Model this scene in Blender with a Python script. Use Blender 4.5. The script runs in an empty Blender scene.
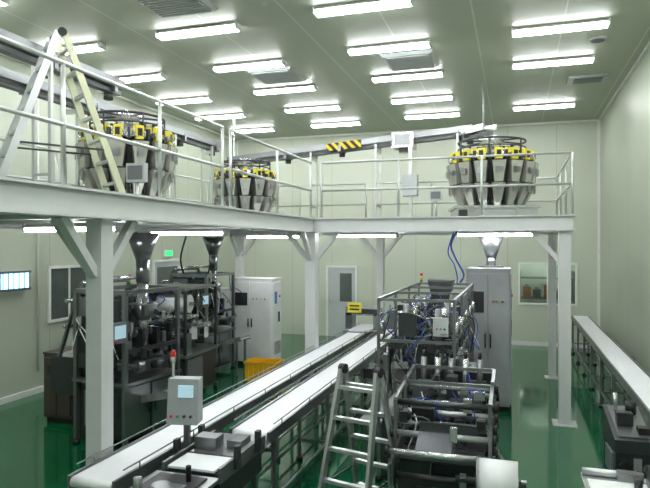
import bpy, math, random
from mathutils import Vector, Matrix
random.seed(7)
TH=math.radians(17.6); S_,C_=math.sin(TH),math.cos(TH); H=2.6
scene=bpy.context.scene
scene.view_settings.view_transform='Standard'
scene.view_settings.look='None'
scene.view_settings.exposure=-0.1

def lin(c):
    out=[]
    for v in c:
        v=v/255.0
        out.append(v/12.92 if v<=0.04045 else ((v+0.055)/1.055)**2.4)
    return (out[0],out[1],out[2],1)

def mat(name,rgb,rough=.5,metal=0.0,emis=None,es=0,noise=.06,nscale=6,spec=None):
    m=bpy.data.materials.new(name); m.use_nodes=True
    nt=m.node_tree; p=nt.nodes['Principled BSDF']
    c=lin(rgb)
    p.inputs['Roughness'].default_value=rough
    p.inputs['Metallic'].default_value=metal
    if spec is not None: p.inputs['Specular IOR Level'].default_value=spec
    if emis:
        p.inputs['Base Color'].default_value=c
        p.inputs['Emission Color'].default_value=lin(emis); p.inputs['Emission Strength'].default_value=es
        return m
    tc=nt.nodes.new('ShaderNodeTexCoord'); n=nt.nodes.new('ShaderNodeTexNoise')
    n.inputs['Scale'].default_value=nscale; n.inputs['Detail'].default_value=3
    r=nt.nodes.new('ShaderNodeMapRange')
    r.inputs['To Min'].default_value=1-noise*1.5; r.inputs['To Max'].default_value=1+noise*1.5
    mx=nt.nodes.new('ShaderNodeVectorMath'); mx.operation='SCALE'
    mx.inputs[0].default_value=c[:3]
    nt.links.new(tc.outputs['Object'],n.inputs['Vector'])
    nt.links.new(n.outputs['Fac'],r.inputs['Value'])
    nt.links.new(r.outputs['Result'],mx.inputs['Scale'])
    nt.links.new(mx.outputs['Vector'],p.inputs['Base Color'])
    return m

def panel_mat(name,rgb,axis,off,pitch,w,dark,rough=.45):
    m=mat(name,rgb,rough,noise=.025,nscale=.6)
    nt=m.node_tree; p=nt.nodes['Principled BSDF']
    src=p.inputs['Base Color'].links[0].from_socket
    g=nt.nodes.new('ShaderNodeNewGeometry'); s=nt.nodes.new('ShaderNodeSeparateXYZ')
    nt.links.new(g.outputs['Position'],s.inputs[0])
    a=nt.nodes.new('ShaderNodeMath'); a.operation='SUBTRACT'; a.inputs[1].default_value=off-100*pitch
    nt.links.new(s.outputs[axis],a.inputs[0])
    b=nt.nodes.new('ShaderNodeMath'); b.operation='MODULO'; b.inputs[1].default_value=pitch
    nt.links.new(a.outputs[0],b.inputs[0])
    c=nt.nodes.new('ShaderNodeMath'); c.operation='LESS_THAN'; c.inputs[1].default_value=w
    nt.links.new(b.outputs[0],c.inputs[0])
    mx=nt.nodes.new('ShaderNodeMix'); mx.data_type='RGBA'
    nt.links.new(c.outputs[0],mx.inputs[0]); nt.links.new(src,mx.inputs[6]); mx.inputs[7].default_value=lin(dark)
    nt.links.new(mx.outputs[2],p.inputs['Base Color'])
    return m

M={}
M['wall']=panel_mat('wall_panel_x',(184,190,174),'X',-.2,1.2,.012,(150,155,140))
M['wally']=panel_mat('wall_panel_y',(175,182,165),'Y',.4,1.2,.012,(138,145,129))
M['ceil']=panel_mat('ceiling_panel',(164,171,154),'X',-.56,1.2,.02,(198,203,190),.5)
M['trim']=mat('trim_white',(215,217,211),.4)
M['paint']=mat('platform_paint',(196,199,198),.4,noise=.04)
M['deck']=mat('deck_plate',(112,118,113),.5,.2)
M['rail']=mat('rail_steel',(188,192,189),.3,.55)
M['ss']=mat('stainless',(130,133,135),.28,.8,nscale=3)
M['ssd']=mat('stainless_dark',(74,77,80),.33,.75,nscale=3)  # darker stainless tone for machine bodies and panels
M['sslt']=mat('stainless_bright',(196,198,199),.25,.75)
M['alu']=mat('aluminium',(186,190,191),.32,.7)
M['laddery']=mat('ladder_side_rail',(198,199,172),.38,.3)
M['black']=mat('black_plastic',(16,17,19),.45)
M['dark']=mat('dark_grey_paint',(38,41,44),.45)
M['grey']=mat('grey_paint',(94,99,102),.45)
M['cab']=mat('cabinet_grey',(150,154,157),.4)
M['lgrey']=mat('light_grey_paint',(170,175,176),.4)
M['white']=mat('white_paint',(228,230,230),.4)
M['belt']=mat('white_belt',(232,234,238),.42,noise=.03)
M['film']=mat('white_film',(220,222,224),.3)
M['yellow']=mat('yellow_plastic',(220,206,56),.45)
M['amber']=mat('crate_yellow',(232,178,20),.45)
M['brown']=mat('dark_cabinet',(66,58,52),.5)
M['red']=mat('red_plastic',(190,35,30),.4)
M['greenp']=mat('green_plastic',(30,140,80),.4)
M['blue']=mat('blue_hose',(30,66,150),.4)
M['bluel']=mat('blue_label',(60,120,190),.4)
M['cream']=mat('bucket_stainless',(200,200,192),.27,.65)
M['orange']=mat('orange_goods',(170,90,45),.6)
M['tube']=mat('fluorescent_tube',(255,255,255),.5,emis=(252,255,255),es=43)
M['uv']=mat('insect_trap_tube',(220,240,255),.5,emis=(150,215,255),es=4)
M['screen']=mat('display_screen',(160,200,220),.3,emis=(190,215,225),es=.4)
M['exit']=mat('exit_sign_green',(40,200,110),.4,emis=(60,220,130),es=.9)
g=bpy.data.materials.new('window_glass'); g.use_nodes=True; nt=g.node_tree
for n in list(nt.nodes): nt.nodes.remove(n)
o=nt.nodes.new('ShaderNodeOutputMaterial'); mx=nt.nodes.new('ShaderNodeMixShader'); t=nt.nodes.new('ShaderNodeBsdfTransparent'); gl=nt.nodes.new('ShaderNodeBsdfGlossy')
gl.inputs['Roughness'].default_value=.03; t.inputs['Color'].default_value=(.85,.92,.9,1); mx.inputs[0].default_value=.1
nt.links.new(t.outputs[0],mx.inputs[1]); nt.links.new(gl.outputs[0],mx.inputs[2]); nt.links.new(mx.outputs[0],o.inputs[0]); M['glass']=g
M['darkglass']=mat('dark_glass',(84,92,88),.08,0,noise=.1)
f=mat('green_epoxy_floor',(4,86,50),.1,noise=.1,nscale=.5,spec=.85); M['floor']=f
nt=f.node_tree; p=nt.nodes['Principled BSDF']
n=nt.nodes.new('ShaderNodeTexNoise'); n.inputs['Scale'].default_value=1.3; r=nt.nodes.new('ShaderNodeMapRange'); r.inputs['To Min'].default_value=.03; r.inputs['To Max'].default_value=.13
g2=nt.nodes.new('ShaderNodeNewGeometry'); nt.links.new(g2.outputs['Position'],n.inputs['Vector']); nt.links.new(n.outputs['Fac'],r.inputs['Value']); nt.links.new(r.outputs[0],p.inputs['Roughness'])
hz=mat('hazard_stripes',(235,200,20),.5); nt=hz.node_tree; p=nt.nodes['Principled BSDF']
g3=nt.nodes.new('ShaderNodeNewGeometry'); s=nt.nodes.new('ShaderNodeSeparateXYZ'); nt.links.new(g3.outputs['Position'],s.inputs[0])
a=nt.nodes.new('ShaderNodeMath'); a.operation='ADD'; nt.links.new(s.outputs['X'],a.inputs[0]); nt.links.new(s.outputs['Z'],a.inputs[1])
a2=nt.nodes.new('ShaderNodeMath'); a2.operation='ADD'; a2.inputs[1].default_value=50; nt.links.new(a.outputs[0],a2.inputs[0])
b=nt.nodes.new('ShaderNodeMath'); b.operation='MODULO'; b.inputs[1].default_value=.17; nt.links.new(a2.outputs[0],b.inputs[0])
c=nt.nodes.new('ShaderNodeMath'); c.operation='LESS_THAN'; c.inputs[1].default_value=.085; nt.links.new(b.outputs[0],c.inputs[0])
mx=nt.nodes.new('ShaderNodeMix'); mx.data_type='RGBA'; nt.links.new(c.outputs[0],mx.inputs[0]); mx.inputs[6].default_value=lin((225,192,20)); mx.inputs[7].default_value=lin((20,20,20)); nt.links.new(mx.outputs[2],p.inputs['Base Color'])
M['hazard']=hz

class B:
    def __init__(s,name,org=(0,0,0),yaw=0,sc=1):
        s.name=name; s.V=[];s.F=[];s.I=[];s.Sm=[];s.mats=[]; s.org=Vector(org); s.yaw=yaw; s.sc=sc; s.T=Matrix.Identity(4)
    def add(s,vs,fs,m,sm=False):
        if m not in s.mats: s.mats.append(m)
        k=s.mats.index(m); o=len(s.V)
        for v in vs: s.V.append(tuple(s.T@Vector(v)))
        for i,fc in enumerate(fs):
            s.F.append([o+j for j in fc]); s.I.append(k); s.Sm.append(sm if isinstance(sm,bool) else sm[i])
    def box(s,x0,x1,y0,y1,z0,z1,m):
        s.add([(x0,y0,z0),(x1,y0,z0),(x1,y1,z0),(x0,y1,z0),(x0,y0,z1),(x1,y0,z1),(x1,y1,z1),(x0,y1,z1)],
              [(0,3,2,1),(4,5,6,7),(0,1,5,4),(1,2,6,5),(2,3,7,6),(3,0,4,7)],m)
    def cb(s,c,d,m): s.box(c[0]-d[0]/2,c[0]+d[0]/2,c[1]-d[1]/2,c[1]+d[1]/2,c[2]-d[2]/2,c[2]+d[2]/2,m)
    def hexa(s,vs,m): s.add(vs,[(0,3,2,1),(4,5,6,7),(0,1,5,4),(1,2,6,5),(2,3,7,6),(3,0,4,7)],m)
    def frus(s,c0,d0,c1,d1,m):
        vs=[]
        for c,d in((c0,d0),(c1,d1)):
            for a,b in((-1,-1),(1,-1),(1,1),(-1,1)): vs.append((c[0]+a*d[0]/2,c[1]+b*d[1]/2,c[2]))
        s.hexa(vs,m)
    def bar(s,p0,p1,w,h,m,up=None):
        p0=Vector(p0);p1=Vector(p1);d=(p1-p0).normalized()
        u=Vector(up) if up else (Vector((0,0,1)) if abs(d.z)<.95 else Vector((0,1,0)))
        a=d.cross(u).normalized(); b=a.cross(d).normalized()
        vs=[tuple(p+a*w/2*i+b*h/2*j) for p in(p0,p1) for i,j in((-1,-1),(1,-1),(1,1),(-1,1))]
        s.hexa(vs,m)
    def cyl(s,p0,p1,r,m,r1=None,n=14,cap=True):
        p0=Vector(p0);p1=Vector(p1);r1=r if r1 is None else r1;d=(p1-p0).normalized()
        u=Vector((0,0,1)) if abs(d.z)<.9 else Vector((1,0,0)); a=d.cross(u).normalized(); b=a.cross(d)
        vs=[]
        for p,rr in((p0,r),(p1,r1)):
            for i in range(n):
                t=2*math.pi*i/n; vs.append(tuple(p+a*rr*math.cos(t)+b*rr*math.sin(t)))
        fs=[(i,(i+1)%n,n+(i+1)%n,n+i) for i in range(n)]; sm=[True]*n
        if cap: fs+= [tuple(range(n))[::-1],tuple(range(n,2*n))]; sm+=[False,False]
        s.add(vs,fs,m,sm)
    def pipe(s,pts,r,m,n=8,sub=4):
        P=[Vector(p) for p in pts]; Q=[]
        if sub>1 and len(P)>2:
            for i in range(len(P)-1):
                p0=P[max(i-1,0)];p1=P[i];p2=P[i+1];p3=P[min(i+2,len(P)-1)]
                for k in range(sub):
                    t=k/sub; Q.append(.5*((2*p1)+(p2-p0)*t+(2*p0-5*p1+4*p2-p3)*t*t+(3*p1-p0-3*p2+p3)*t**3))
            Q.append(P[-1])
        else: Q=P
        ref=Vector((.3,.5,.81)).normalized(); vs=[];fs=[]
        for i,q in enumerate(Q):
            d=(Q[min(i+1,len(Q)-1)]-Q[max(i-1,0)]).normalized(); a=d.cross(ref).normalized(); b=a.cross(d)
            for k in range(n):
                t=2*math.pi*k/n; vs.append(tuple(q+a*r*math.cos(t)+b*r*math.sin(t)))
        for i in range(len(Q)-1):
            for k in range(n): fs.append((i*n+k,i*n+(k+1)%n,(i+1)*n+(k+1)%n,(i+1)*n+k))
        fs+=[tuple(range(n))[::-1],tuple(range((len(Q)-1)*n,len(Q)*n))]
        s.add(vs,fs,m,True)
    def ring(s,c,R,r,m,n=32,k=6):
        vs=[];fs=[]
        for i in range(n):
            t=2*math.pi*i/n
            for j in range(k):
                q=2*math.pi*j/k; vs.append((c[0]+(R+r*math.cos(q))*math.cos(t),c[1]+(R+r*math.cos(q))*math.sin(t),c[2]+r*math.sin(q)))
        for i in range(n):
            for j in range(k): fs.append((i*k+j,((i+1)%n)*k+j,((i+1)%n)*k+(j+1)%k,i*k+(j+1)%k))
        s.add(vs,fs,m,True)
    def done(s,bevel=0):
        import bmesh
        me=bpy.data.meshes.new(s.name); me.from_pydata(s.V,[],s.F)
        for m in s.mats: me.materials.append(M[m])
        me.polygons.foreach_set('material_index',s.I); me.polygons.foreach_set('use_smooth',s.Sm)
        bm=bmesh.new(); bm.from_mesh(me); bmesh.ops.recalc_face_normals(bm,faces=bm.faces); bm.to_mesh(me); bm.free()
        ob=bpy.data.objects.new(s.name,me); scene.collection.objects.link(ob)
        ob.location=s.org; ob.rotation_euler=(0,0,s.yaw); ob.scale=(s.sc,)*3
        if bevel:
            md=ob.modifiers.new('bevel','BEVEL'); md.width=bevel; md.segments=2; md.limit_method='ANGLE'
        return ob

# ------------------------------------------------------------ ROOM
XL,XR,YB,YF,ZC=-8.0,2.02,16.4,-3.0,5.75
b=B('floor'); b.box(XL-.1,XR+.1,YF-.1,YB+1.6,-.1,0,'floor'); b.done()
b=B('ceiling'); b.box(XL-.1,XR+.1,YF-.1,YB+.1,ZC,ZC+.1,'ceil'); b.done()
b=B('wall_right'); b.box(XR,XR+.1,YF,YB,0,ZC,'wally'); b.done()
b=B('wall_left'); b.box(XL-.1,XL,YF,YB,0,ZC,'wally'); b.done()
b=B('wall_front'); b.box(XL,XR,YF-.1,YF,0,ZC,'wall'); b.done()
wx0,wx1,wz0,wz1=.12,1.45,1.1,2.1
b=B('wall_back')
b.box(XL-.1,wx0,YB,YB+.1,0,ZC,'wall'); b.box(wx1,XR+.1,YB,YB+.1,0,ZC,'wall')
b.box(wx0,wx1,YB,YB+.1,0,wz0,'wall'); b.box(wx0,wx1,YB,YB+.1,wz1,ZC,'wall')
b.box(wx0-.3,wx1+.3,YB+1.4,YB+1.5,0,2.8,'wall'); b.box(wx0-.4,wx0-.3,YB+.1,YB+1.5,0,2.8,'wall'); b.box(wx1+.3,wx1+.4,YB+.1,YB+1.5,0,2.8,'wall'); b.box(wx0-.4,wx1+.4,YB+.1,YB+1.5,2.8,2.9,'wall')
b.done()
b=B('window_1')
for x0,x1,z0,z1 in((wx0-.05,wx0,wz0-.05,wz1+.05),(wx1,wx1+.05,wz0-.05,wz1+.05),(wx0,wx1,wz0-.05,wz0),(wx0,wx1,wz1,wz1+.05),(.77,.8,wz0,wz1)):
    b.box(x0,x1,YB-.03,YB,z0,z1,'trim')
b.box(wx0,wx1,YB+.03,YB+.04,wz0,wz1,'glass'); b.done()
b=B('shelving_rack')
for x in(.1,1.45):
    for y in(YB+.6,YB+1.1): b.box(x,x+.04,y,y+.04,0,1.9,'grey')
for z in(.5,1.15,1.7): b.box(.1,1.49,YB+.6,YB+1.14,z,z+.03,'grey')
for x,h,m in((.2,.3,'orange'),(.45,.22,'brown'),(.75,.34,'orange'),(1.0,.2,'dark'),(1.2,.3,'brown')):
    b.box(x,x+.2,YB+.65,YB+1.0,1.18,1.18+h,m); b.cyl((x+.1,YB+.8,1.18+h),(x+.1,YB+.8,1.18+h+.06),.05,'cream')
b.done()
b=B('alcove_fill_lamp');  # unseen lamp added to brighten the alcove behind the back window
b.box(.3,1.3,YB+.7,YB+.85,2.76,2.8,'tube'); b.box(.28,1.32,YB+.68,YB+.87,2.79,2.8,'white'); b.done()
b=B('window_2')
y0,y1,z0,z1=8.8,9.75,1.25,2.17
b.box(XL,XL+.015,y0,y1,z0,z1,'darkglass')
for a in((y0-.05,y0,z0-.05,z1+.05),(y1,y1+.05,z0-.05,z1+.05),(y0,y1,z0-.05,z0),(y0,y1,z1,z1+.05),((y0+y1)/2-.015,(y0+y1)/2+.015,z0,z1)):
    b.box(XL,XL+.04,a[0],a[1],a[2],a[3],'trim')
b.done()
b=B('door_1')
y0,y1=12.05,13.15
b.box(XL,XL+.05,y0-.06,y0,0,2.26,'trim');b.box(XL,XL+.05,y1,y1+.06,0,2.26,'trim');b.box(XL,XL+.05,y0,y1,2.2,2.26,'trim')
b.box(XL,XL+.03,y0,y1,0,2.2,'lgrey'); b.box(XL+.03,XL+.04,y0+.12,y1-.12,1.0,2.08,'darkglass'); b.box(XL+.03,XL+.035,y0+.12,y1-.12,.12,.85,'grey')
b.cyl((XL+.08,y1-.1,.95),(XL+.08,y1-.1,1.15),.015,'alu'); b.box(XL+.03,XL+.08,y1-.11,y1-.09,.95,.98,'alu'); b.box(XL+.03,XL+.08,y1-.11,y1-.09,1.12,1.15,'alu'); b.done()
b=B('exit_sign'); b.box(XL,XL+.06,12.45,12.8,2.32,2.48,'white'); b.box(XL+.06,XL+.065,12.47,12.78,2.34,2.46,'exit'); b.done()
b=B('door_2')
x0,x1=-5.1,-4.3
b.box(x0-.06,x0,YB-.05,YB,0,2.02,'trim');b.box(x1,x1+.06,YB-.05,YB,0,2.02,'trim');b.box(x0,x1,YB-.05,YB,1.96,2.02,'trim')
b.box(x0,x1,YB-.03,YB,0,1.96,'lgrey'); b.box(x0+.35,x1-.1,YB-.04,YB-.03,1.0,1.8,'darkglass'); b.cyl((x0+.1,YB-.07,.95),(x0+.1,YB-.07,1.15),.014,'alu');b.box(x0+.09,x0+.11,YB-.07,YB-.03,1.0,1.02,'alu'); b.done()
def trim(name,*a,m='trim'):
    b=B(name); b.box(*a,m); b.done()
trim('trim_1',XL,XR,YB-.05,YB,ZC-.05,ZC)
trim('trim_2',XR-.05,XR,YF,YB-.05,ZC-.05,ZC)
trim('trim_3',XL,XL+.05,YF,YB-.05,ZC-.05,ZC)
trim('trim_4',XR-.06,XR,YB-.06,YB,.1,ZC-.05)
trim('trim_5',XL,XL+.06,YB-.06,YB,.1,ZC-.05)
trim('baseboard_back',-4.2,XR,YB-.03,YB,0,.1,m='trim')
trim('baseboard_right',XR-.03,XR,YF,YB-.06,0,.1)
trim('baseboard_left',XL,XL+.03,YF,11.95,0,.1)
b=B('insect_trap')
b.box(XL,XL+.1,7.6,8.25,1.84,2.17,'lgrey'); b.box(XL+.1,XL+.12,7.6,8.25,1.84,1.88,'grey'); b.box(XL+.1,XL+.12,7.6,8.25,2.13,2.17,'grey')
b.box(XL+.1,XL+.105,7.64,8.21,1.88,2.13,'uv')
for k in range(6): b.box(XL+.105,XL+.12,7.66+k*.11,7.67+k*.11,1.88,2.13,'grey')
b.done()
for i,(y,z) in enumerate(((9.9,.9),(7.0,.55),(5.9,1.4))):
    b=B('wall_outlet'); b.box(XL,XL+.03,y,y+.12,z,z+.12,'white'); b.cyl((XL+.03,y+.06,z+.06),(XL+.035,y+.06,z+.06),.03,'grey'); b.done()
b=B('wall_conduit')
for y in(6.4,8.5): b.pipe([(XL+.03,y,.4),(XL+.03,y,ZC-.06)],.018,'trim',sub=1)
b.done()

# ------------------------------------------------------------ CEILING LIGHTS
def fixture(x,y,z=ZC,l=1.27):
    b=B('fluorescent_ceiling_light',(x,y,z))
    b.frus((0,0,-.045),(l+.04,.2),(0,0,0),(l+.04,.12),'white')
    for s in(-.05,.05):
        b.box(-l/2,l/2,s-.028,s+.028,-.085,-.047,'tube')
    for s in(-1,1): b.box(s*(l/2+.01)-.012,s*(l/2+.01)+.012,-.09,.09,-.09,-.0,'white')
    b.done()
grid=[(.6,y) for y in(-1.4,.6,2.4,4.1,5.9,7.5,9.2,10.9,14.3)]
grid+=[(-1.9,y) for y in(-1.4,.6,2.4,4.1,5.9,7.6,9.3,11.0,12.8,14.5)]
grid+=[(-4.4,y) for y in(-1.4,.6,2.4,4.1,5.9,7.75,9.5,11.2,12.95,14.8)]
grid+=[(-6.8,y) for y in(-1.4,.6,2.4,4.1,6.0,7.87,9.6,11.4,13.07,14.9)]
for x,y in grid: fixture(x,y)
for x,y in((-4.2,10.3),(-1.7,10.16),(-4.2,6.75)):
    b=B('ceiling_air_vent',(x,y,ZC))
    b.frus((0,0,-.05),(.8,.8),(0,0,0),(.88,.88),'lgrey')
    for k in range(11): b.box(-.36,.36,-.36+k*.068,-.32+k*.068,-.065,-.05,'lgrey')
    b.done()
for x,y in((1.2,10.0),(-7.37,10.46)):
    b=B('ceiling_speaker',(x,y,ZC)); b.cyl((0,0,-.03),(0,0,0),.14,'lgrey',n=24); b.cyl((0,0,-.035),(0,0,-.03),.1,'grey',n=24); b.done()
b=B('smoke_damper',(1.3,12.3,ZC)); b.box(-.35,.35,-.25,.25,-.04,0,'lgrey'); b.box(-.25,.25,-.17,.17,-.05,-.04,'grey'); b.done()

# ------------------------------------------------------------ MEZZANINE
DZ=3.03; DB=2.81
b=B('mezzanine_platform')
XE=-3.15; XW=-6.15; YN=1.0; YM=9.27; YE=12.7; XEE=.78
b.box(XW+.05,XE-.05,YN,YE-.05,DZ-.06,DZ-.01,'deck'); b.box(XE-.05,XEE-.05,YM+.05,YE-.05,DZ-.06,DZ-.01,'deck')
def chan(p0,p1,axis):
    (x0,y0),(x1,y1)=p0,p1
    if axis=='y':
        b.box(x0-.01,x0+.01,y0,y1,DB,DZ,'paint'); b.box(x0-.05,x0+.05,y0,y1,DB,DB+.02,'paint'); b.box(x0-.05,x0+.05,y0,y1,DZ-.015,DZ+.003,'paint')
    else:
        b.box(x0,x1,y0-.01,y0+.01,DB,DZ,'paint'); b.box(x0,x1,y0-.05,y0+.05,DB,DB+.02,'paint'); b.box(x0,x1,y0-.05,y0+.05,DZ-.015,DZ+.003,'paint')
chan((XE,YN),(XE,YM),'y'); chan((XW,YN),(XW,YE),'y'); chan((XE,YM),(XEE,YM),'x'); chan((XW,YE),(XEE,YE),'x'); chan((XEE,YM),(XEE,YE),'y'); chan((XW,YN),(XE,YN),'x')
for y in [1.9+i*.95 for i in range(8)]: b.box(XW,XE,y-.04,y+.04,DB+.04,DZ-.06,'paint')
for x in [-5.3,-4.3,-3.3,-2.3,-1.3,-.3]: b.box(x-.04,x+.04,YM,YE,DB+.04,DZ-.06,'paint')
b.box(XW,XEE,10.95,11.03,DB,DZ-.06,'paint')
def col(x,y,w,dirs):
    b.box(x-w/2,x+w/2,y-w/2,y+w/2,0,DB,'paint'); b.box(x-w,x+w,y-w,y+w,0,.015,'paint'); b.box(x-w*.8,x+w*.8,y-w*.8,y+w*.8,DB-.015,DB,'paint')
    for dx,dy in dirs: b.bar((x+dx*w*.4,y+dy*w*.4,DB-.45),(x+dx*.45,y+dy*.45,DB+.01),.07,.07,'paint')
col(-3.24,4.12,.15,((0,-1),(0,1),(-1,0))); col(-3.2,9.37,.18,((0,-1),(-1,0),(1,0))); col(.68,9.37,.165,((-1,0),(0,1)))
col(.69,12.55,.14,((0,-1),)); col(-2.75,12.6,.15,((1,0),(-1,0))); col(-6.05,12.58,.15,((1,0),(0,-1))); col(-6.05,4.2,.16,((0,1),(0,-1)))
b.done()

def railing(pts,spacing=1.15,top=.9,mids=(.45,),name='guard_railing'):
    b=B(name); r=.017
    for h in (top,)+mids:
        b.pipe([(p[0],p[1],DZ+h) for p in pts],r,'rail',sub=1)
    for i in range(len(pts)-1):
        p0=Vector(pts[i]);p1=Vector(pts[i+1]); L=(p1-p0).length; n=max(1,round(L/spacing))
        for k in range(n+1):
            if k==0 and i>0: continue
            q=p0+(p1-p0)*k/n
            b.cyl((q.x,q.y,DZ+.003),(q.x,q.y,DZ+top),.018,'rail',n=10)
            b.box(q.x-.04,q.x+.04,q.y-.04,q.y+.04,DZ+.003,DZ+.015,'rail')
    b.done()
railing([(XE,YN+.1),(XE,6.1)],1.3)
railing([(XE,6.3),(XE,YM-.1)],1.4)
railing([(XE+.15,YM),(XEE,YM),(XEE,YE),(-2.9,YE)],1.2)
railing([(XW,YN+.1),(XW,YE),(-3.1,YE)],1.4)

for x,y in((-.32,10.05),(-2.6,10.6),(-4.75,11.5),(-4.45,7.6),(-4.45,5.25)):
    fixture(x,y,DB+.02,1.15)

# ------------------------------------------------------------ WEIGHERS
def weigher(x,y,sc,n=14,zs=1.0):
    b=B('multihead_weigher',(x,y,DZ+.003),.2,sc)
    b.box(-.66,.66,-.6,.6,0,.17,'sslt'); b.box(-.7,.7,-.64,.64,.16,.2,'sslt')
    for s in(-1,1):
        for t_ in(-1,1): b.cyl((s*.35,t_*.35,.2),(s*.3,t_*.3,.6),.035,'ss')
    b.cyl((0,0,.2),(0,0,.42),.42,'ss',r1=.5,n=28); b.cyl((0,0,.42),(0,0,1.0),.4,'dark',n=28)
    b.cyl((0,0,1.0),(0,0,1.04),.5,'sslt',n=28)
    R0=.36
    for k in range(5):
        a0,a1=k*math.pi/10,(k+1)*math.pi/10
        b.cyl((0,0,1.04+.18*math.sin(a0)),(0,0,1.04+.18*math.sin(a1)),R0*math.cos(a0),'sslt',r1=max(R0*math.cos(a1),.01),n=28,cap=False)
    for i in range(n):
        b.T=Matrix.Rotation(2*math.pi*i/n,4,'Z')
        w=2*math.pi*.74/n*.78
        b.hexa([(.45,-.05,.24),(.56,-.05,.2),(.56,.05,.2),(.45,.05,.24),(.5,-w/2*.95,.56),(.745,-w/2*.95,.56),(.745,w/2*.95,.56),(.5,w/2*.95,.56)],'cream')
        b.hexa([(.5,-.07,.6),(.73,-.07,.58),(.73,.07,.58),(.5,.07,.6),(.52,-w/2,.9),(.785,-w/2,.92),(.785,w/2,.92),(.52,w/2,.9)],'cream')
        b.box(.73,.75,-.04,.04,.42,.54,'ss'); b.box(.77,.795,-.05,.05,.72,.82,'ss')
        b.cyl((.68,-w/2,.575),(.68,w/2,.575),.014,'black',n=6); b.cyl((.7,-w/2-.01,.92),(.7,w/2+.01,.92),.02,'black',n=6)
        b.box(.38,.5,-.075,.075,.3,.95,'black')
        b.box(.3,.74,-.075,.075,.985,.995,'sslt'); b.box(.3,.74,-.085,-.075,.985,1.05,'sslt'); b.box(.3,.74,.075,.085,.985,1.05,'sslt')
        b.cyl((.6,0,.9),(.6,0,.985),.055,'black',n=12)
        b.box(.66,.73,-.06,.06,.95,1.13,'yellow'); b.box(.735,.745,-.035,.035,.99,1.09,'black')
        b.cyl((.5,0,1.0),(.5,0,1.17),.04,'yellow',n=10); b.cyl((.5,0,1.17),(.5,0,1.2),.045,'white',n=10)
        b.T=Matrix.Rotation(2*math.pi*(i+.5)/n,4,'Z')
        b.hexa([(.44,-.012,.25),(.55,-.02,.25),(.55,.02,.25),(.44,.012,.25),(.44,-.02,.95),(.755,-.03,.95),(.755,.03,.95),(.44,.02,.95)],'black')
        b.box(.62,.7,-.02,.02,.95,1.1,'dark')
    b.T=Matrix.Identity(4)
    for i in range(6):
        t=2*math.pi*i/6+.3; c,s=math.cos(t),math.sin(t)
        b.cyl((c*.58,s*.58,1.0),(c*.58,s*.58,1.32),.016,'dark',n=8); b.cyl((c*.58,s*.58,1.32),(c*.2,s*.2,1.34),.014,'dark',n=8)
    b.ring((0,0,1.32),.58,.018,'dark'); b.ring((0,0,1.2),.58,.012,'dark')
    b.cyl((0,0,1.24),(0,0,1.4),.14,'sslt',r1=.26,n=20)
    b.box(-.3,.3,-.61,-.6,.03,.13,'lgrey'); b.box(-.64,-.5,-.66,-.6,.03,.13,'dark')
    ob=b.done(); ob.scale=(sc,sc,sc*zs)
weigher(-.38,10.4,.94,16,1.03)
weigher(-5.05,7.0,.84,14,1.16)
weigher(-5.3,11.3,.86,14,1.1)
b=B('operator_panel',(-1.25,10.0,DZ)); b.cyl((0,0,0.003),(0,0,.35),.02,'rail'); b.box(-.1,.1,-.04,.04,.3,.48,'lgrey'); b.box(-.08,.08,-.045,-.04,.33,.45,'grey'); b.done()
b=B('operator_panel',(-4.2,6.0,DZ)); b.cyl((0,0,0.003),(0,0,.32),.02,'rail'); b.box(-.12,.12,-.04,.04,.3,.52,'lgrey'); b.box(-.1,.1,-.045,-.04,.33,.49,'grey'); b.done()

def feeder(p0,p1,name='vibratory_feed_conveyor',haz=None,legs=(),w=.3,m='sslt'):
    b=B(name); p0=Vector(p0);p1=Vector(p1);d=(p1-p0);L=d.length;d.normalize();a=d.cross(Vector((0,0,1))).normalized()
    z=Vector((0,0,1))
    b.bar(p0,p1,w,.02,m)
    for s in(-1,1): b.bar(p0+a*s*w/2+z*.045,p1+a*s*w/2+z*.045,.012,.11,m)
    b.bar(p0-z*.06,p1-z*.06,w*.5,.05,'grey')
    n=int(L/1.1)
    for k in range(n+1):
        q=p0+d*(.2+k*(L-.4)/max(n,1))
        b.bar(q-z*.02-a*w*.56,q-z*.02+a*w*.56,.06,.14,'ss')
        b.cyl(q-z*.18,q-z*.1,.06,'dark',n=12)
    for t in legs:
        q=p0+d*t
        for s in(-1,1):
            e=q+a*s*w*.5
            b.bar((e.x,e.y,DZ+.003),(e.x,e.y,e.z-.03),.04,.04,'rail'); b.box(e.x-.06,e.x+.06,e.y-.06,e.y+.06,DZ+.003,DZ+.012,'rail')
        e0=q+a*w*.5;e1=q-a*w*.5
        b.bar((e0.x,e0.y,DZ+.35),(e1.x,e1.y,DZ+.35),.03,.03,'rail'); b.bar(e0-z*.15,e1-z*.15,.04,.06,'rail')
    if haz:
        q0=p0+d*haz[0]; q1=p0+d*haz[1]
        for s in(-1,1): b.bar(q0+a*s*(w/2+.012)+z*.02,q1+a*s*(w/2+.012)+z*.02,.008,.15,'hazard')
        q=p0+d*haz[2]; b.cb((q.x,q.y-.05,q.z-.03),(.42,.42,.3),'sslt'); b.cyl((q.x,q.y,q.z-.25),(q.x,q.y,q.z-.15),.12,'ss'); b.cb((q.x,q.y-.265,q.z-.03),(.3,.01,.2),'ss')
    b.done()
feeder((-6.0,12.0,4.42),(-.75,11.6,4.74),haz=(2.35,3.1,3.95),legs=(.5,2.0,3.4,5.0),m='ss')
feeder((-.9,11.45,4.64),(-.42,10.75,4.6),w=.26)
feeder((-4.95,1.0,4.66),(-5.02,6.75,4.66),legs=(.6,2.4,4.4),w=.22,m='ss')
feeder((-5.9,1.2,4.6),(-5.75,10.9,4.56),legs=(1.0,3.2,5.6,8.0,9.3),w=.22,m='ss')
b=B('cable_conduit')
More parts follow.
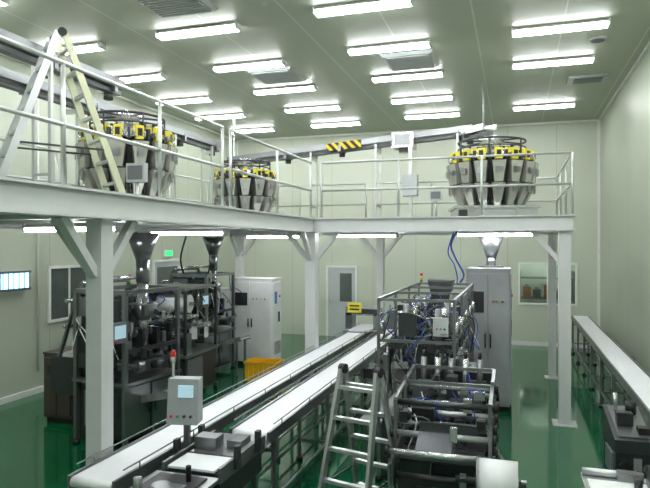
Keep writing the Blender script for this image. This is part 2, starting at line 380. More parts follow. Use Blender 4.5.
b.pipe([(-6.5,13.2,ZC-.002),(-6.5,13.2,4.9),(-6.2,12.6,4.6)],.02,'lgrey')
b.pipe([(-.6,12.2,4.9),(-.6,12.2,ZC-.002)],.02,'lgrey',sub=1); b.pipe([(-.6,12.2,4.9),(-.75,11.7,4.75)],.02,'lgrey',sub=1)
b.done()
b=B('duct_post',(-1.9,11.35,DZ)); b.bar((0,0,0.003),(0,0,1.45),.07,.07,'rail'); b.box(-.1,.1,-.1,.1,0.003,.015,'rail'); b.box(-.14,.14,-.1,.1,.5,.9,'lgrey'); b.done()

# ------------------------------------------------------------ LADDERS
def ladder(x,y,z,h,spread,wb,wt,yaw,nr,m2='alu',name='step_ladder'):
    b=B(name,(x,y,z),yaw)
    for sy in(-1,1):
        mm='alu' if sy<0 else m2
        def P(sx,t): return Vector((sx*(wb+(wt-wb)*t)/2,sy*(spread/2*(1-t)+.03*t),h*t+.02*(1-t)))
        for sx in(-1,1):
            b.bar(P(sx,0),P(sx,1),.03,.07,mm,up=(0,1,0)); q=P(sx,0); b.box(q.x-.03,q.x+.03,q.y-.045,q.y+.045,0,.05,'black')
        for k in range(1,nr+1):
            t=k/(nr+.6); b.bar(P(-1,t),P(1,t),.05,.03,'alu')
        b.bar(P(-1,.03)-Vector((.1,0,0)),P(1,.03)+Vector((.1,0,0)),.05,.04,'alu')
    for sx in(-1,1):
        b.cyl((sx*wt/2-.03,0,h),(sx*wt/2+.03,0,h),.045,'black'); 
        b.bar((sx*wb*.46,-spread*.32,h*.33),(sx*wb*.46,spread*.32,h*.33),.01,.02,'dark')
    b.done()
ladder(-4.62,5.2,DZ+.003,1.78,1.3,.46,.3,math.radians(-33),7,m2='laddery')
ladder(-1.33,5.25,0,1.47,.85,.5,.36,math.radians(-14),5)

# ------------------------------------------------------------ CONVEYORS
def conveyor(x0,x1,y0,y1,z,sp=1.6,guide=True,name='belt_conveyor'):
    b=B(name,((x0+x1)/2,y0,0)); w=(x1-x0)/2; L=y1-y0
    b.box(-w+.02,w-.02,.03,L-.03,z-.01,z,'belt'); b.box(-w+.02,w-.02,.03,L-.03,z-.075,z-.065,'belt')
    for yy in(.03,L-.03): b.cyl((-w+.02,yy,z-.04),(w-.02,yy,z-.04),.04,'belt',n=16)
    for s in(-1,1):
        b.box(s*w-.012,s*w+.012,0,L,z-.09,z+.012,'ss')
        if guide: 
            b.cyl((s*(w+.01),.1,z+.06),(s*(w+.01),L-.1,z+.06),.006,'ss',n=6)
            k=.3
            while k<L: b.cyl((s*(w+.01),k,z-.02),(s*(w+.01),k,z+.06),.006,'ss',n=6); k+=.8
    n=max(1,round(L/sp))
    for k in range(n+1):
        yy=.15+k*(L-.3)/n
        for s in(-1,1):
            b.bar((s*(w-.01),yy,0.03),(s*(w-.01),yy,z-.08),.038,.038,'ss'); b.cyl((s*(w-.01),yy,0),(s*(w-.01),yy,.04),.04,'black')
        b.bar((-w,yy,.25),(w,yy,.25),.03,.03,'ss'); b.bar((-w,yy,z-.2),(w,yy,z-.2),.03,.03,'ss')
    for s in(-1,1): b.bar((s*(w-.01),.15,.25),(s*(w-.01),L-.15,.25),.025,.025,'ss')
    b.box(w,w+.14,L*.5,L*.5+.3,z-.24,z-.1,'dark'); b.cyl((w+.07,L*.5+.3,z-.17),(w+.07,L*.5+.48,z-.17),.06,'grey')
    b.done()
conveyor(-3.12,-2.73,3.62,11.3,.9)
conveyor(-2.5,-2.12,5.0,12.0,.9)
conveyor(1.3,1.66,5.4,15.6,.9,sp=1.3,guide=False)
b=B('metal_detector',(-2.93,11.9,0))
for s in(-1,1):
    for t_ in(-.3,.3): b.bar((s*.3,t_,0),(s*.3,t_,.8),.05,.05,'ss')
b.box(-.34,.34,-.4,.4,.78,.9,'ss'); b.box(-.2,.2,-.5,.5,.9,.93,'belt')
b.box(-.36,-.22,-.16,.16,.9,1.22,'ss'); b.box(.22,.36,-.16,.16,.9,1.22,'ss'); b.box(-.36,.36,-.16,.16,1.18,1.34,'sslt'); b.box(-.1,.3,-.165,-.16,1.21,1.31,'dark')
b.box(-.3,-.02,-.2,-.18,1.24,1.44,'yellow'); b.box(-.26,-.06,-.205,-.2,1.29,1.32,'black'); b.box(-.26,-.06,-.205,-.2,1.36,1.39,'black'); b.bar((-.16,-.17,1.25),(-.16,-.17,1.4),.02,.02,'ss')
b.done()
b=B('discharge_tray',(-2.3,12.55,0))
b.hexa([(-.25,-.5,.86),(.25,-.5,.86),(.25,.7,1.2),(-.25,.7,1.2),(-.25,-.5,.88),(.25,-.5,.88),(.25,.7,1.22),(-.25,.7,1.22)],'sslt')
for s in(-.23,.23): b.bar((s,-.3,0),(s,-.3,.9),.04,.04,'ss'); b.bar((s,.6,0),(s,.6,1.17),.04,.04,'ss')
b.done()
b=B('checkweigher',(-2.36,3.35,0))
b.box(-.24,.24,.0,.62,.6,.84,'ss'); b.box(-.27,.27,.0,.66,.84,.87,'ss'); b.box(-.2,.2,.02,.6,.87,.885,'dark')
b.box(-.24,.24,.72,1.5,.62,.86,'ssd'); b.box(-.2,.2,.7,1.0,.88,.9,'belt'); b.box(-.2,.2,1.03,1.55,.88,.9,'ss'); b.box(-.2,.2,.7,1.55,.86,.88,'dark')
for s in(-1,1): b.box(s*.24-.012,s*.24+.012,.7,1.55,.8,.92,'ss')
for yy in(.06,.56,.8,1.44):
    for s in(-1,1): b.bar((s*.2,yy,0),(s*.2,yy,.62),.05,.05,'ss'); b.cyl((s*.2,yy,0),(s*.2,yy,.03),.05,'black')
b.bar((-.2,.06,.3),(-.2,1.44,.3),.04,.04,'ss'); b.bar((.2,.06,.3),(.2,1.44,.3),.04,.04,'ss')
b.box(-.1,.1,.95,1.2,.3,.6,'ssd'); b.cyl((0,.3,.885),(0,.3,.93),.07,'ss'); b.cyl((.1,.5,.885),(.1,.5,1.0),.02,'black')
for yy in(.95,1.35):
    for s in(-1,1): b.box(s*.27-.02,s*.27+.02,yy-.03,yy+.03,.84,1.02,'dark')
b.box(-.2,.0,1.1,1.25,.9,1.0,'ss'); b.box(.05,.18,1.2,1.4,.9,.96,'grey')
b.cyl((-.12,.2,.885),(-.12,.2,1.0),.03,'sslt'); b.box(.02,.2,.1,.3,.885,.95,'ss')
b.done(.004)
b=B('checkweigher_display',(-2.63,4.42,0),math.radians(12))
b.bar((0,.06,.0),(0,.06,1.12),.05,.05,'ss'); b.box(-.15,.15,-.1,.22,0,.02,'ss')
b.hexa([(-.13,-.08,1.12),(.13,-.08,1.12),(.13,.08,1.12),(-.13,.08,1.12),(-.13,-.04,1.49),(.13,-.04,1.49),(.13,.08,1.49),(-.13,.08,1.49)],'cab')
b.hexa([(-.04,-.066,1.34),(.09,-.066,1.34),(.09,-.04,1.34),(-.04,-.04,1.34),(-.04,-.055,1.44),(.09,-.055,1.44),(.09,-.03,1.44),(-.04,-.03,1.44)],'screen')
for k in range(4): b.cyl((-.09+k*.055,-.09,1.19),(-.09+k*.055,-.06,1.19),.013,('red','greenp','dark','dark')[k],n=8)
b.cyl((-.11,.03,1.49),(-.11,.03,1.61),.012,'alu'); b.cyl((-.11,.03,1.61),(-.11,.03,1.66),.02,'cream'); b.cyl((-.11,.03,1.66),(-.11,.03,1.71),.02,'red')
b.done(.006)

b=B('plastic_crate',(-4.65,10.75,0),.1)
W,D,h=.62,.42,.36
b.box(-W/2,W/2,-D/2,D/2,0,.03,'amber')
for s in(-1,1):
    b.box(-W/2,W/2,s*D/2-.012,s*D/2+.012,0,h,'amber'); b.box(s*W/2-.012,s*W/2+.012,-D/2,D/2,0,h,'amber')
    b.box(-W/2-.03,W/2+.03,s*(D/2+.015)-.02,s*(D/2+.015)+.02,h-.03,h,'amber'); b.box(s*(W/2+.015)-.02,s*(W/2+.015)+.02,-D/2,D/2,h-.03,h,'amber')
for k in range(6): b.box(-W/2+.05+k*.1,-W/2+.07+k*.1,-D/2-.03,-D/2,0,h,'amber')
b.done()

# ------------------------------------------------------------ MACHINES
def wires(b,c,n,rng,m=('black','blue','dark','white'),r=.008):
    for i in range(n):
        p=Vector(c)+Vector((rng.uniform(-.4,.4),rng.uniform(-.4,.4),rng.uniform(-.1,.3)))
        q=p+Vector((rng.uniform(-.35,.35),rng.uniform(-.35,.35),rng.uniform(-.6,-.2)))
        md=(p+q)/2+Vector((rng.uniform(-.2,.2),rng.uniform(-.2,.2),rng.uniform(-.1,.25)))
        b.pipe([p,md,q],r,rng.choice(m),n=5)
def vffs(name,x,y,yaw,seed,full=True):
    rg=random.Random(seed); b=B(name,(x,y,0),yaw)
    for s in(-1,1):
        for t_ in(-1,1):
            b.bar((s*.42,t_*.5,.05),(s*.42,t_*.5,2.0),.055,.055,'ss'); b.cyl((s*.42,t_*.5,0),(s*.42,t_*.5,.06),.05,'black')
        b.bar((s*.42,-.5,2.0),(s*.42,.5,2.0),.055,.055,'ss'); b.bar((-.42,s*.5,2.0),(.42,s*.5,2.0),.055,.055,'ss')
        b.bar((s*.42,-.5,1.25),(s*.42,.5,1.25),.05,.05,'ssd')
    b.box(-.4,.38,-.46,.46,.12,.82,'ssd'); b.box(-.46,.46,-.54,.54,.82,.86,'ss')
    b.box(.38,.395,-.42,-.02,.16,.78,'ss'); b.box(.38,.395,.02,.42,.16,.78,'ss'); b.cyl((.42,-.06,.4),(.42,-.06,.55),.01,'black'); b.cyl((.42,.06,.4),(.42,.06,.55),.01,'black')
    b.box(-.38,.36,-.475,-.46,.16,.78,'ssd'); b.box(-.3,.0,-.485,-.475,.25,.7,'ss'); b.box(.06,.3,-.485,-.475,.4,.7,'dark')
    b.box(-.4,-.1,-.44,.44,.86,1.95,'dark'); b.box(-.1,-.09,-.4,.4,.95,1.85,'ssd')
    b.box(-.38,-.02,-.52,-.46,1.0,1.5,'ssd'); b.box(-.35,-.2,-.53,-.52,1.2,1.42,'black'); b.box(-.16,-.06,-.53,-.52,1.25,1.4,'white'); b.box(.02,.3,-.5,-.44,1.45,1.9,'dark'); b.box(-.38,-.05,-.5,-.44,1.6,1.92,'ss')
    b.cyl((.25,0,1.15),(.25,0,2.1),.075,'sslt'); b.cyl((.25,0,1.6),(.25,0,1.82),.09,'ss',r1=.2); b.cyl((.25,0,2.1),(.25,0,2.4),.09,'ss',n=20); b.cyl((.25,0,2.4),(.25,0,2.76),.09,'ss',r1=.22,n=20)
    for s in(-1,1):
        b.box(.12,.4,s*.14-.03,s*.14+.03,1.15,1.5,'black'); b.cyl((.26,s*.14-.04,1.2),(.26,s*.14+.04,1.2),.06,'ss'); b.cyl((.26,s*.14-.04,1.45),(.26,s*.14+.04,1.45),.06,'ss')
        b.bar((.1,s*.3,1.05),(.5,s*.3,1.05),.03,.03,'alu'); b.cyl((.5,s*.3,1.0),(.5,s*.3,1.12),.05,'ss')
    b.box(.1,.18,-.3,.3,.96,1.1,'ss'); b.box(.36,.44,-.3,.3,.96,1.1,'ss'); b.cyl((.44,0,1.03),(.62,0,1.03),.06,'dark')
    b.cyl((-.78,-.3,.95),(-.78,.3,.95),.2,'film',n=28); b.cyl((-.78,-.45,.95),(-.78,.45,.95),.035,'ss')
    for s in(-1,1): b.box(-.95,-.42,s*.44-.015,s*.44+.015,.6,1.1,'ssd')
    for (rx,rz) in((-.75,1.5),(-.55,1.7),(-.7,1.85),(-.4,2.1),(-.1,2.15),(.05,1.95)): b.cyl((rx,-.42,rz),(rx,.42,rz),.03,'sslt')
    b.box(-.75,-.74,-.28,.28,.97,1.5,'film')
    for s in(-1,1): b.bar((-.8,s*.44,1.1),(-.4,s*.44,2.1),.05,.03,'ss')
    b.bar((.42,-.5,1.6),(.5,-.6,1.55),.04,.04,'ss'); b.box(.42,.52,-.8,-.56,1.4,1.65,'grey'); b.box(.52,.525,-.77,-.59,1.46,1.62,'screen'); b.cyl((.52,-.76,1.43),(.54,-.76,1.43),.015,'red')
    b.cyl((-.1,.5,1.0),(-.1,.72,1.0),.09,'black'); b.box(-.25,.1,.46,.56,1.1,1.4,'black'); b.cyl((.2,-.5,1.1),(.2,-.66,1.1),.07,'dark'); b.box(.0,.2,-.6,-.46,.88,1.05,'black')
    for k in range(6): b.box(-.3+k*.07,-.25+k*.07,-.58,-.5,1.55,1.68,('sslt','black')[k%2])
    for k in range(24):
        px,py,pz_=rg.uniform(-.02,.46),rg.uniform(-.45,.4),rg.uniform(.9,1.8)
        b.box(px-.03,px+.03,py-.035,py+.035,pz_,pz_+rg.uniform(.05,.16),rg.choice(('ss','black','dark','sslt','ss')))
    for k in range(8):
        px,py,pz_=rg.uniform(-.02,.4),rg.uniform(-.45,.4),rg.uniform(.9,1.7); b.cyl((px,py,pz_),(px,py,pz_+.2),.02,rg.choice(('alu','black','ss')),n=8)
    for k in range(3): b.cyl((-.38,.42,2.03+k*.05),(-.38,.42,2.07+k*.05),.02,('greenp','amber','red')[k])
    wires(b,(0,-.35,1.6),13,rg); wires(b,(.1,.35,1.6),8,rg)
    b.pipe([(-.2,-.3,1.9),(-.28,-.38,2.3),(-.2,-.3,2.78)],.02,'black'); b.pipe([(-.1,.3,1.9),(-.05,.36,2.3),(-.15,.3,2.78)],.02,'black')
    b.hexa([(.3,-.17,.55),(1.0,-.17,.72),(1.0,.17,.72),(.3,.17,.55),(.3,-.17,.57),(1.0,-.17,.74),(1.0,.17,.74),(.3,.17,.57)],'belt')
    for s in(-1,1): b.bar((.3,s*.18,.57),(1.0,s*.18,.74),.02,.09,'sslt'); b.bar((.9,s*.16,0),(.9,s*.16,.7),.035,.035,'ss')
    b.done()
vffs('vertical_packing_machine',-5.0,6.95,math.radians(-8),3)
vffs('vertical_packing_machine',-6.15,11.05,math.radians(-5),5)
b=B('pouch_filling_machine',(-5.55,9.2,0),.05); rg=random.Random(11)
b.box(-.5,.4,-.6,.55,.12,.75,'dark'); b.box(.4,.415,-.55,0,.16,.7,'grey'); b.box(-.55,.45,-.65,.6,.75,.8,'ss'); b.box(-.42,.1,-.6,-.1,.8,1.3,'black'); b.box(.1,.11,-.52,-.18,.9,1.22,'grey')
b.box(-.45,-.05,-.615,-.6,.16,.7,'ssd'); b.box(0,.35,-.615,-.6,.16,.7,'ssd'); b.box(.12,.36,-.55,-.3,.8,1.12,'ss'); b.box(.14,.34,-.555,-.55,.9,1.08,'dark')
for s in(-.5,.4):
    for t_ in(-.6,.55): b.cyl((s,t_,0),(s,t_,.12),.04,'black'); b.bar((s,t_,.8),(s,t_,1.85),.045,.045,'ssd')
b.cyl((0,.2,.8),(0,.2,1.15),.14,'ssd'); b.cyl((0,.2,1.15),(0,.2,1.18),.36,'ss',n=28)
for i in range(8):
    b.T=Matrix.Translation((0,.2,0))@Matrix.Rotation(i*math.pi/4,4,'Z'); b.bar((.3,-.06,1.2),(.44,-.06,1.2),.02,.05,'sslt'); b.bar((.3,.06,1.2),(.44,.06,1.2),.02,.05,'sslt'); b.box(.38,.385,-.07,.07,.98,1.2,'film')
b.T=Matrix.Identity(4)
b.box(-.5,.4,-.6,.55,1.85,1.89,'ss'); b.box(-.5,-.46,-.6,.55,1.4,1.85,'grey')
for k in range(5): b.cyl((-.3+k*.13,.2,1.5),(-.3+k*.13,.2,1.85),.03,'sslt'); b.cyl((-.3+k*.13,.2,1.3),(-.3+k*.13,.2,1.5),.012,'alu')
b.cyl((-.2,-.35,1.62),(.35,-.35,1.62),.15,'film',n=24); b.cyl((-.35,-.35,1.62),(.42,-.35,1.62),.03,'ss')
for k in range(4): b.cyl((-.4,-.5+k*.12,1.4),(.4,-.5+k*.12,1.4),.025,'sslt')
wires(b,(0,0,1.6),14,rg); b.done()
def cabinet(name,x0,x1,y0,y1,h,m,face='-y',seed=1):
    b=B(name,((x0+x1)/2,(y0+y1)/2,0)); w=(x1-x0)/2;d=(y1-y0)/2
    b.box(-w,w,-d,d,.08,h,m); b.box(-w+.03,w-.03,-d+.03,d-.03,0,.08,'black')
    b.box(-w-.01,w+.01,-d-.01,d+.01,h,h+.03,m)
    for s0,s1 in((-w+.02,-.01),(.01,w-.02)):
        b.box(s0,s1,-d-.018,-d,.12,h-.05,m)
    b.box(.03,.05,-d-.04,-d-.018,h*.45,h*.55,'black'); b.box(-.05,-.03,-d-.04,-d-.018,h*.45,h*.55,'black')
    b.box(-w+.08,-.06,-d-.026,-d-.018,h*.7,h*.85,'dark')
    for k in range(4): b.cyl((.08+k*(w-.14)/4,-d-.018,h*.78),(.08+k*(w-.14)/4,-d-.04,h*.78),.016,('red','greenp','amber','black')[k],n=8)
    b.box(w,w+.018,-d+.04,d-.04,.12,h-.05,m)
    for k in range(7): b.box(w+.018,w+.026,-d*.6,d*.6,.25+k*.04,.27+k*.04,'grey')
    b.box(w+.018,w+.024,-d*.6,-d*.1,h*.72,h*.86,'bluel'); b.cyl((w+.018,d*.4,h*.8),(w+.04,d*.4,h*.8),.025,'red'); b.box(w+.018,w+.024,d*.1,d*.5,h*.5,h*.62,'dark')
    b.done(.006)
cabinet('control_cabinet',-5.95,-4.95,11.85,12.4,1.85,'white')
cabinet('control_cabinet',-7.4,-6.8,12.95,13.6,1.5,'lgrey')
cabinet('control_cabinet',-.74,-.08,9.75,10.75,2.2,'cab')
cabinet('control_cabinet',-6.6,-6.1,7.15,7.7,1.0,'brown')
b=B('filling_funnel',(-.38,10.3,2.232))
b.cyl((0,0,.0),(0,0,.16),.08,'ss'); b.cyl((0,0,.16),(0,0,.5),.08,'ss',r1=.2,n=24); b.ring((0,0,.5),.2,.012,'ss'); b.box(-.2,.2,-.15,.15,0,.03,'ss'); b.done()
b=B('air_hose')
b.pipe([(-.85,9.5,2.84),(-.95,9.45,2.6),(-.85,9.4,2.35),(-.75,9.4,2.15),(-.8,9.35,2.03)],.016,'blue'); b.pipe([(-.9,9.55,2.84),(-1.0,9.5,2.5),(-.9,9.45,2.3),(-.85,9.42,2.1),(-.85,9.35,2.03)],.012,'blue'); b.done()

b=B('horizontal_pouch_packing_machine',(-.6,4.9,0)); rg=random.Random(21)
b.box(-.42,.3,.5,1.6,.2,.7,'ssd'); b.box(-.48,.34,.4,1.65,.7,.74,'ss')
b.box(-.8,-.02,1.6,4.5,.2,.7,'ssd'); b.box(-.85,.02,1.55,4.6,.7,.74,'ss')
for yy in(1.7,2.5,3.5,4.4):
    for s in(-.78,-.04): b.cyl((s,yy,0),(s,yy,.2),.035,'ss'); b.cyl((s,yy,0),(s,yy,.02),.06,'black')
for k in range(3):
    for s in(-.8,-.02): b.box(s-.01,s+.01,1.65+k*.95,2.52+k*.95,.24,.66,'ss'); b.box(s-.02,s+.02,2.05+k*.95,2.15+k*.95,.42,.45,'black')
for s in(-1,1):
    b.hexa([(s*.4-.01,0,.6),(s*.4+.01,0,.6),(s*.4+.01,1.5,.78),(s*.4-.01,1.5,.78),(s*.4-.01,0,.78),(s*.4+.01,0,.78),(s*.4+.01,1.5,1.02),(s*.4-.01,1.5,1.02)],'ss')
    for yy in(.1,.7,1.3): b.bar((s*.4,yy,.05),(s*.4,yy,.8),.045,.045,'ss'); b.cyl((s*.4,yy,0),(s*.4,yy,.05),.04,'black')
    b.bar((s*.4,.1,.3),(s*.4,1.3,.3),.04,.04,'ss')
    for k in range(5): b.cyl((s*.415,.2+k*.27,.8+k*.035),(s*.44,.2+k*.27,.8+k*.035),.06,('black','ssd')[k%2],n=16)
    for yy in(.3,.8,1.3): b.bar((s*.4,yy,.75),(s*.4,yy,1.35-.1*(yy<.5)),.03,.03,'ss')
b.bar((-.4,.3,1.25),(-.4,1.3,1.35),.03,.03,'ss'); b.bar((.4,.3,1.25),(.4,1.3,1.35),.03,.03,'ss'); b.bar((-.4,.8,1.3),(.4,.8,1.3),.03,.03,'ss'); b.bar((-.4,1.3,1.35),(.4,1.3,1.35),.03,.03,'ss')
for k,(yy,z) in enumerate(((.1,.86),(.22,.62),(.33,.95),(.45,.7),(.56,.98),(.68,.72),(.8,1.02),(.92,.8),(1.05,1.05),(1.2,.85),(1.35,1.08),(.5,1.18),(.95,1.24))):
    b.cyl((-.42,yy,z),(.42,yy,z),.028,('sslt','dark','alu','ssd')[k%4]); b.cyl((.42,yy,z),(.45,yy,z),.045,'black'); b.cyl((-.45,yy,z),(-.42,yy,z),.045,'black')
b.box(-.3,-.1,.55,.75,1.0,1.12,'black'); b.box(.1,.3,.85,1.0,1.05,1.2,'ss'); b.box(-.35,-.2,1.05,1.3,1.08,1.22,'ss'); b.box(-.2,.3,.36,.4,.95,1.05,'ssd'); b.box(-.05,.05,1.1,1.25,1.08,1.3,'dark')
b.hexa([(-.2,.1,.885),(.1,.1,.885),(.1,.33,.975),(-.2,.33,.975),(-.2,.1,.89),(.1,.1,.89),(.1,.33,.98),(-.2,.33,.98)],'ssd')
b.box(-.38,.38,1.4,1.42,.78,1.3,'ssd'); b.box(-.3,.0,1.38,1.4,.9,1.2,'ss'); b.box(.08,.32,1.38,1.4,.95,1.22,'grey')
for k in range(22):
    px,py,pz=rg.uniform(-.36,.3),rg.uniform(.2,1.3),rg.uniform(.85,1.2); b.box(px,px+rg.uniform(.03,.1),py,py+.05,pz,pz+rg.uniform(.04,.13),rg.choice(('ss','sslt','black','dark','ssd')))
for k in range(5): b.cyl((-.3+k*.14,1.32,1.1),(-.3+k*.14,1.32,1.45),.03,('ss','sslt')[k%2]); b.cyl((-.3+k*.14,1.32,1.45),(-.3+k*.14,1.32,1.52),.018,'black')
b.cyl((.32,.02,.72),(.62,.02,.72),.18,'film',n=32); b.cyl((.14,.02,.72),(.68,.02,.72),.03,'dark'); b.cyl((.62,.02,.72),(.625,.02,.72),.06,'cream'); b.cyl((.31,.02,.72),(.32,.02,.72),.2,'ss',n=28)
b.bar((.2,.02,.0),(.2,.02,.76),.05,.05,'ss'); b.bar((.665,.02,.0),(.665,.02,.76),.04,.04,'ss'); b.bar((.2,.02,.04),(.665,.02,.04),.05,.04,'ss')
b.cyl((-.2,.2,.45),(.15,.2,.45),.1,'dark'); b.cyl((-.45,.5,.55),(-.48,.5,.55),.16,'dark',n=24); b.cyl((-.46,.9,.9),(-.49,.9,.9),.11,'black',n=20); b.cyl((-.46,1.3,.6),(-.49,1.3,.6),.13,'ss',n=20)
ox=-.42
b.box(ox-.03,ox+.03,1.75,4.4,.74,1.5,'ssd'); b.box(ox-.2,ox+.2,1.8,4.4,.74,.95,'dark')
for cy in(2.0,3.9):
    b.cyl((ox,cy,.74),(ox,cy,1.05),.16,'ssd',n=20); b.cyl((ox,cy,1.05),(ox,cy,1.09),.34,'ss',n=36); b.cyl((ox,cy,1.09),(ox,cy,1.2),.12,'sslt')
for yy in [2.0+.19*i for i in range(11)]:
    for s in(-1,1):
        for q in(-.05,.05): b.bar((ox+s*.32,yy+q,1.1),(ox+s*.42,yy+q,1.1),.02,.06,'sslt')
        b.box(ox+s*.4-.003,ox+s*.4+.003,yy-.07,yy+.07,.86,1.1,'film' if int(yy*10)%3 else 'ssd')
for s in(-1,1): b.bar((ox+s*.3,2.0,1.07),(ox+s*.3,3.9,1.07),.04,.05,'ss')
for s in(-.84,-.02):
    for yy in(1.6,2.6,3.6,4.5):
        b.bar((s,yy,.05),(s,yy,2.0),.032,.032,'ss'); b.cyl((s,yy,0),(s,yy,.05),.04,'black')
    for z in(1.55,2.0): b.bar((s,1.6,z),(s,4.5,z),.032,.032,'ss')
for yy in(1.6,2.6,3.6,4.5):
    b.bar((-.84,yy,2.0),(-.02,yy,2.0),.032,.032,'ss'); b.bar((-.84,yy,1.55),(-.02,yy,1.55),.032,.032,'ss')
b.box(-.02,-.01,3.6,4.45,.8,1.9,'ssd'); b.box(-.02,-.01,2.65,3.55,1.58,1.95,'grey'); b.box(-.85,-.84,3.6,4.45,.8,1.5,'ss'); b.box(-.62,-.42,1.6,1.62,1.6,1.86,'ssd'); b.box(-.24,-.08,1.58,1.62,1.62,1.82,'lgrey')
for k in range(3): b.cyl((-.2+k*.04,1.575,1.7),(-.2+k*.04,1.58,1.7),.012,('red','greenp','black')[k],n=8)
for k in range(18):
    yy=1.72+k*.158; s=-1 if k%2 else 1; x=ox+s*.22
    b.cyl((x,yy,1.5),(x,yy,1.9-.05*(k%3)),.035,('ss','sslt','dark')[k%3]); b.cyl((x,yy,1.25),(x,yy,1.5),.014,'alu'); b.box(x-.08,x+.08,yy-.04,yy+.04,1.2,1.27,('ss','dark','sslt')[(k+1)%3])
    b.box(x-.12,x+.1,yy-.02,yy+.05,1.42,1.52,'ssd')
    for q in(-1,1):
        xe=ox+q*.36
        b.cyl((xe,yy,1.32),(xe+q*.06,yy,1.32),.045,('dark','ss')[k%2]); b.box(xe-.03,xe+.03,yy-.05,yy+.05,1.2+.05*(k%3),1.38+.04*(k%4),('ss','black','ssd','grey')[k%4])
        b.cyl((xe,yy+.06,1.0),(xe,yy+.06,1.45),.012,('alu','black')[k%2],n=6)
        if k%4==0: b.cyl((xe+q*.02,yy,1.68),(xe+q*.08,yy,1.68),.08,'sslt',n=20); b.cyl((xe+q*.08,yy,1.68),(xe+q*.09,yy,1.68),.035,'dark')
        if k%4==2: b.box(xe-.04,xe+.04,yy-.06,yy+.06,1.62,1.84,('grey','dark')[k%3==0])
b.frus((ox,3.9,1.6),(.14,.14),(ox,3.9,2.1),(.36,.36),'ss'); b.cyl((ox,3.9,1.35),(ox,3.9,1.6),.06,'ss')
for k in range(9): b.box(-.01,.06,1.75+k*.08,1.8+k*.08,1.2,1.36,('sslt','black')[k%2])
b.box(.04,.22,1.7,2.3,.3,1.0,'ssd'); b.box(.22,.23,1.75,2.25,.35,.95,'ss'); b.cyl((.13,1.9,1.0),(.13,1.9,1.18),.07,'black'); b.cyl((.13,2.15,1.0),(.13,2.15,1.25),.05,'ss')
b.box(.04,.22,1.7,2.3,.0,.04,'black'); b.box(.06,.2,1.75,2.25,.04,.3,'dark')
b.box(.04,.3,2.6,3.3,.0,.7,'ssd'); b.cyl((.15,2.8,.7),(.15,2.8,.95),.1,'ss'); b.box(.05,.25,3.0,3.2,.7,.85,'black')
for k in range(3): b.cyl((-.8,4.5,2.02+k*.05),(-.8,4.5,2.06+k*.05),.02,('greenp','amber','red')[k])
for cy in(.6,1.0,1.8,2.1,2.5,2.9,3.3,3.7,4.1): wires(b,(ox if cy>1.5 else 0,cy,1.65 if cy>1.5 else 1.05),11,rg,m=('black','dark','white','ss','black','blue','grey'),r=.007)
b.box(-1.15,-.88,1.9,3.0,.5,.55,'ss'); b.hexa([(-1.15,3.1,.6),(-.88,3.1,.8),(-.88,3.7,.8),(-1.15,3.7,.6),(-1.15,3.1,.62),(-.88,3.1,.82),(-.88,3.7,.82),(-1.15,3.7,.62)],'sslt')
for yy in(2.0,2.9,3.2,3.6): b.bar((-1.08,yy,0),(-1.08,yy,.55),.035,.035,'ss')
b.done()

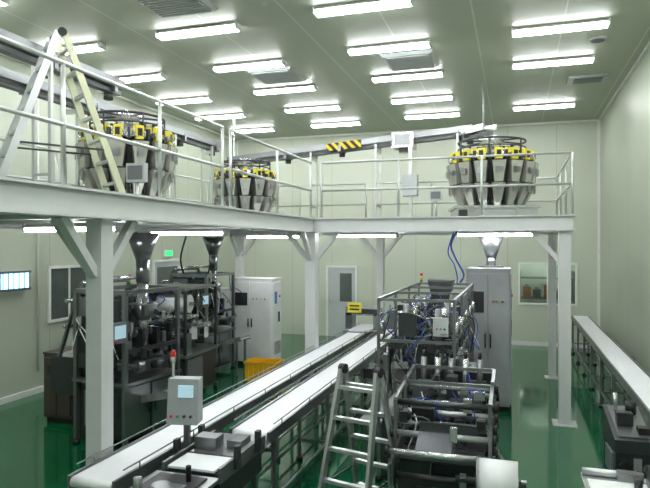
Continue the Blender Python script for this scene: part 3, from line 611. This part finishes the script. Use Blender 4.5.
b=B('stainless_hopper_cart',(1.04,6.4,0),.05)
b.box(-.17,.17,-.28,.28,.4,.68,'dark'); b.hexa([(-.18,-.3,.68),(.18,-.3,.68),(.18,.3,.68),(-.18,.3,.68),(-.18,-.3,.8),(.18,-.3,.8),(.18,.3,.98),(-.18,.3,.98)],'ssd')
b.hexa([(-.14,-.26,.815),(.14,-.26,.815),(.14,.26,.97),(-.14,.26,.97),(-.14,-.26,.825),(.14,-.26,.825),(.14,.26,.98),(-.14,.26,.98)],'ss')
b.box(-.19,-.17,-.2,.1,.45,.65,'grey'); b.cyl((-.1,-.28,.55),(-.1,-.34,.55),.06,'black'); b.cyl((.1,-.28,.55),(.1,-.34,.55),.04,'ss'); b.box(-.02,.05,-.3,-.28,.45,.64,'sslt')
b.box(-.12,.02,-.1,.0,.88,1.0,'ssd'); b.cyl((.05,.15,.93),(.05,.15,1.06),.05,'black'); b.cyl((-.08,.2,.93),(-.08,.2,1.12),.02,'alu'); b.box(.04,.14,-.22,-.12,.83,.9,'black')
for s in(-.16,.16):
    for t_ in(-.26,.26): b.bar((s,t_,.08),(s,t_,.78),.035,.035,'ss'); b.cyl((s-.02,t_,.05),(s+.02,t_,.05),.05,'black')
    b.bar((s,-.26,.2),(s,.26,.2),.03,.03,'ss')
b.bar((-.16,-.26,.2),(.16,-.26,.2),.03,.03,'ss'); b.bar((-.16,.26,.2),(.16,.26,.2),.03,.03,'ss')
b.pipe([(-.1,-.34,.55),(-.15,-.4,.35),(-.12,-.3,.2)],.012,'black'); b.done()
b=B('packing_table',(.87,5.1,0))
b.box(-.36,.4,-.35,.25,.7,.73,'sslt'); b.box(-.32,.1,-.3,.1,.73,.737,'white')
b.box(.12,.38,-.1,.2,.73,.86,'ssd'); b.cyl((.15,-.2,.78),(.38,-.2,.78),.05,'dark'); b.cyl((-.35,.2,.76),(.1,.2,.76),.03,'alu'); b.box(.14,.36,-.11,-.1,.77,.84,'dark'); b.box(-.1,.05,.1,.2,.73,.8,'ss'); b.cyl((.02,-.05,.73),(.02,-.05,.83),.03,'dark'); b.box(.16,.3,.0,.14,.86,.93,'ss')
for s in(-.32,.36):
    for t_ in(-.3,.2): b.bar((s,t_,0),(s,t_,.7),.04,.04,'ss')
b.bar((-.32,.2,.2),(.36,.2,.2),.03,.03,'ss'); b.bar((-.32,-.3,.2),(.36,-.3,.2),.03,.03,'ss')
b.done()

cam=bpy.data.cameras.new('camera'); co=bpy.data.objects.new('camera',cam); scene.collection.objects.link(co)
co.location=(0,0,H); co.rotation_euler=(math.radians(90),0,TH)
cam.sensor_width=36; cam.lens=600/650*36; cam.shift_y=1/650; cam.clip_start=.05
scene.camera=co
w=bpy.data.worlds.new('world'); scene.world=w; w.use_nodes=True; w.node_tree.nodes['Background'].inputs[0].default_value=(.6,.7,.65,1); w.node_tree.nodes['Background'].inputs[1].default_value=.2
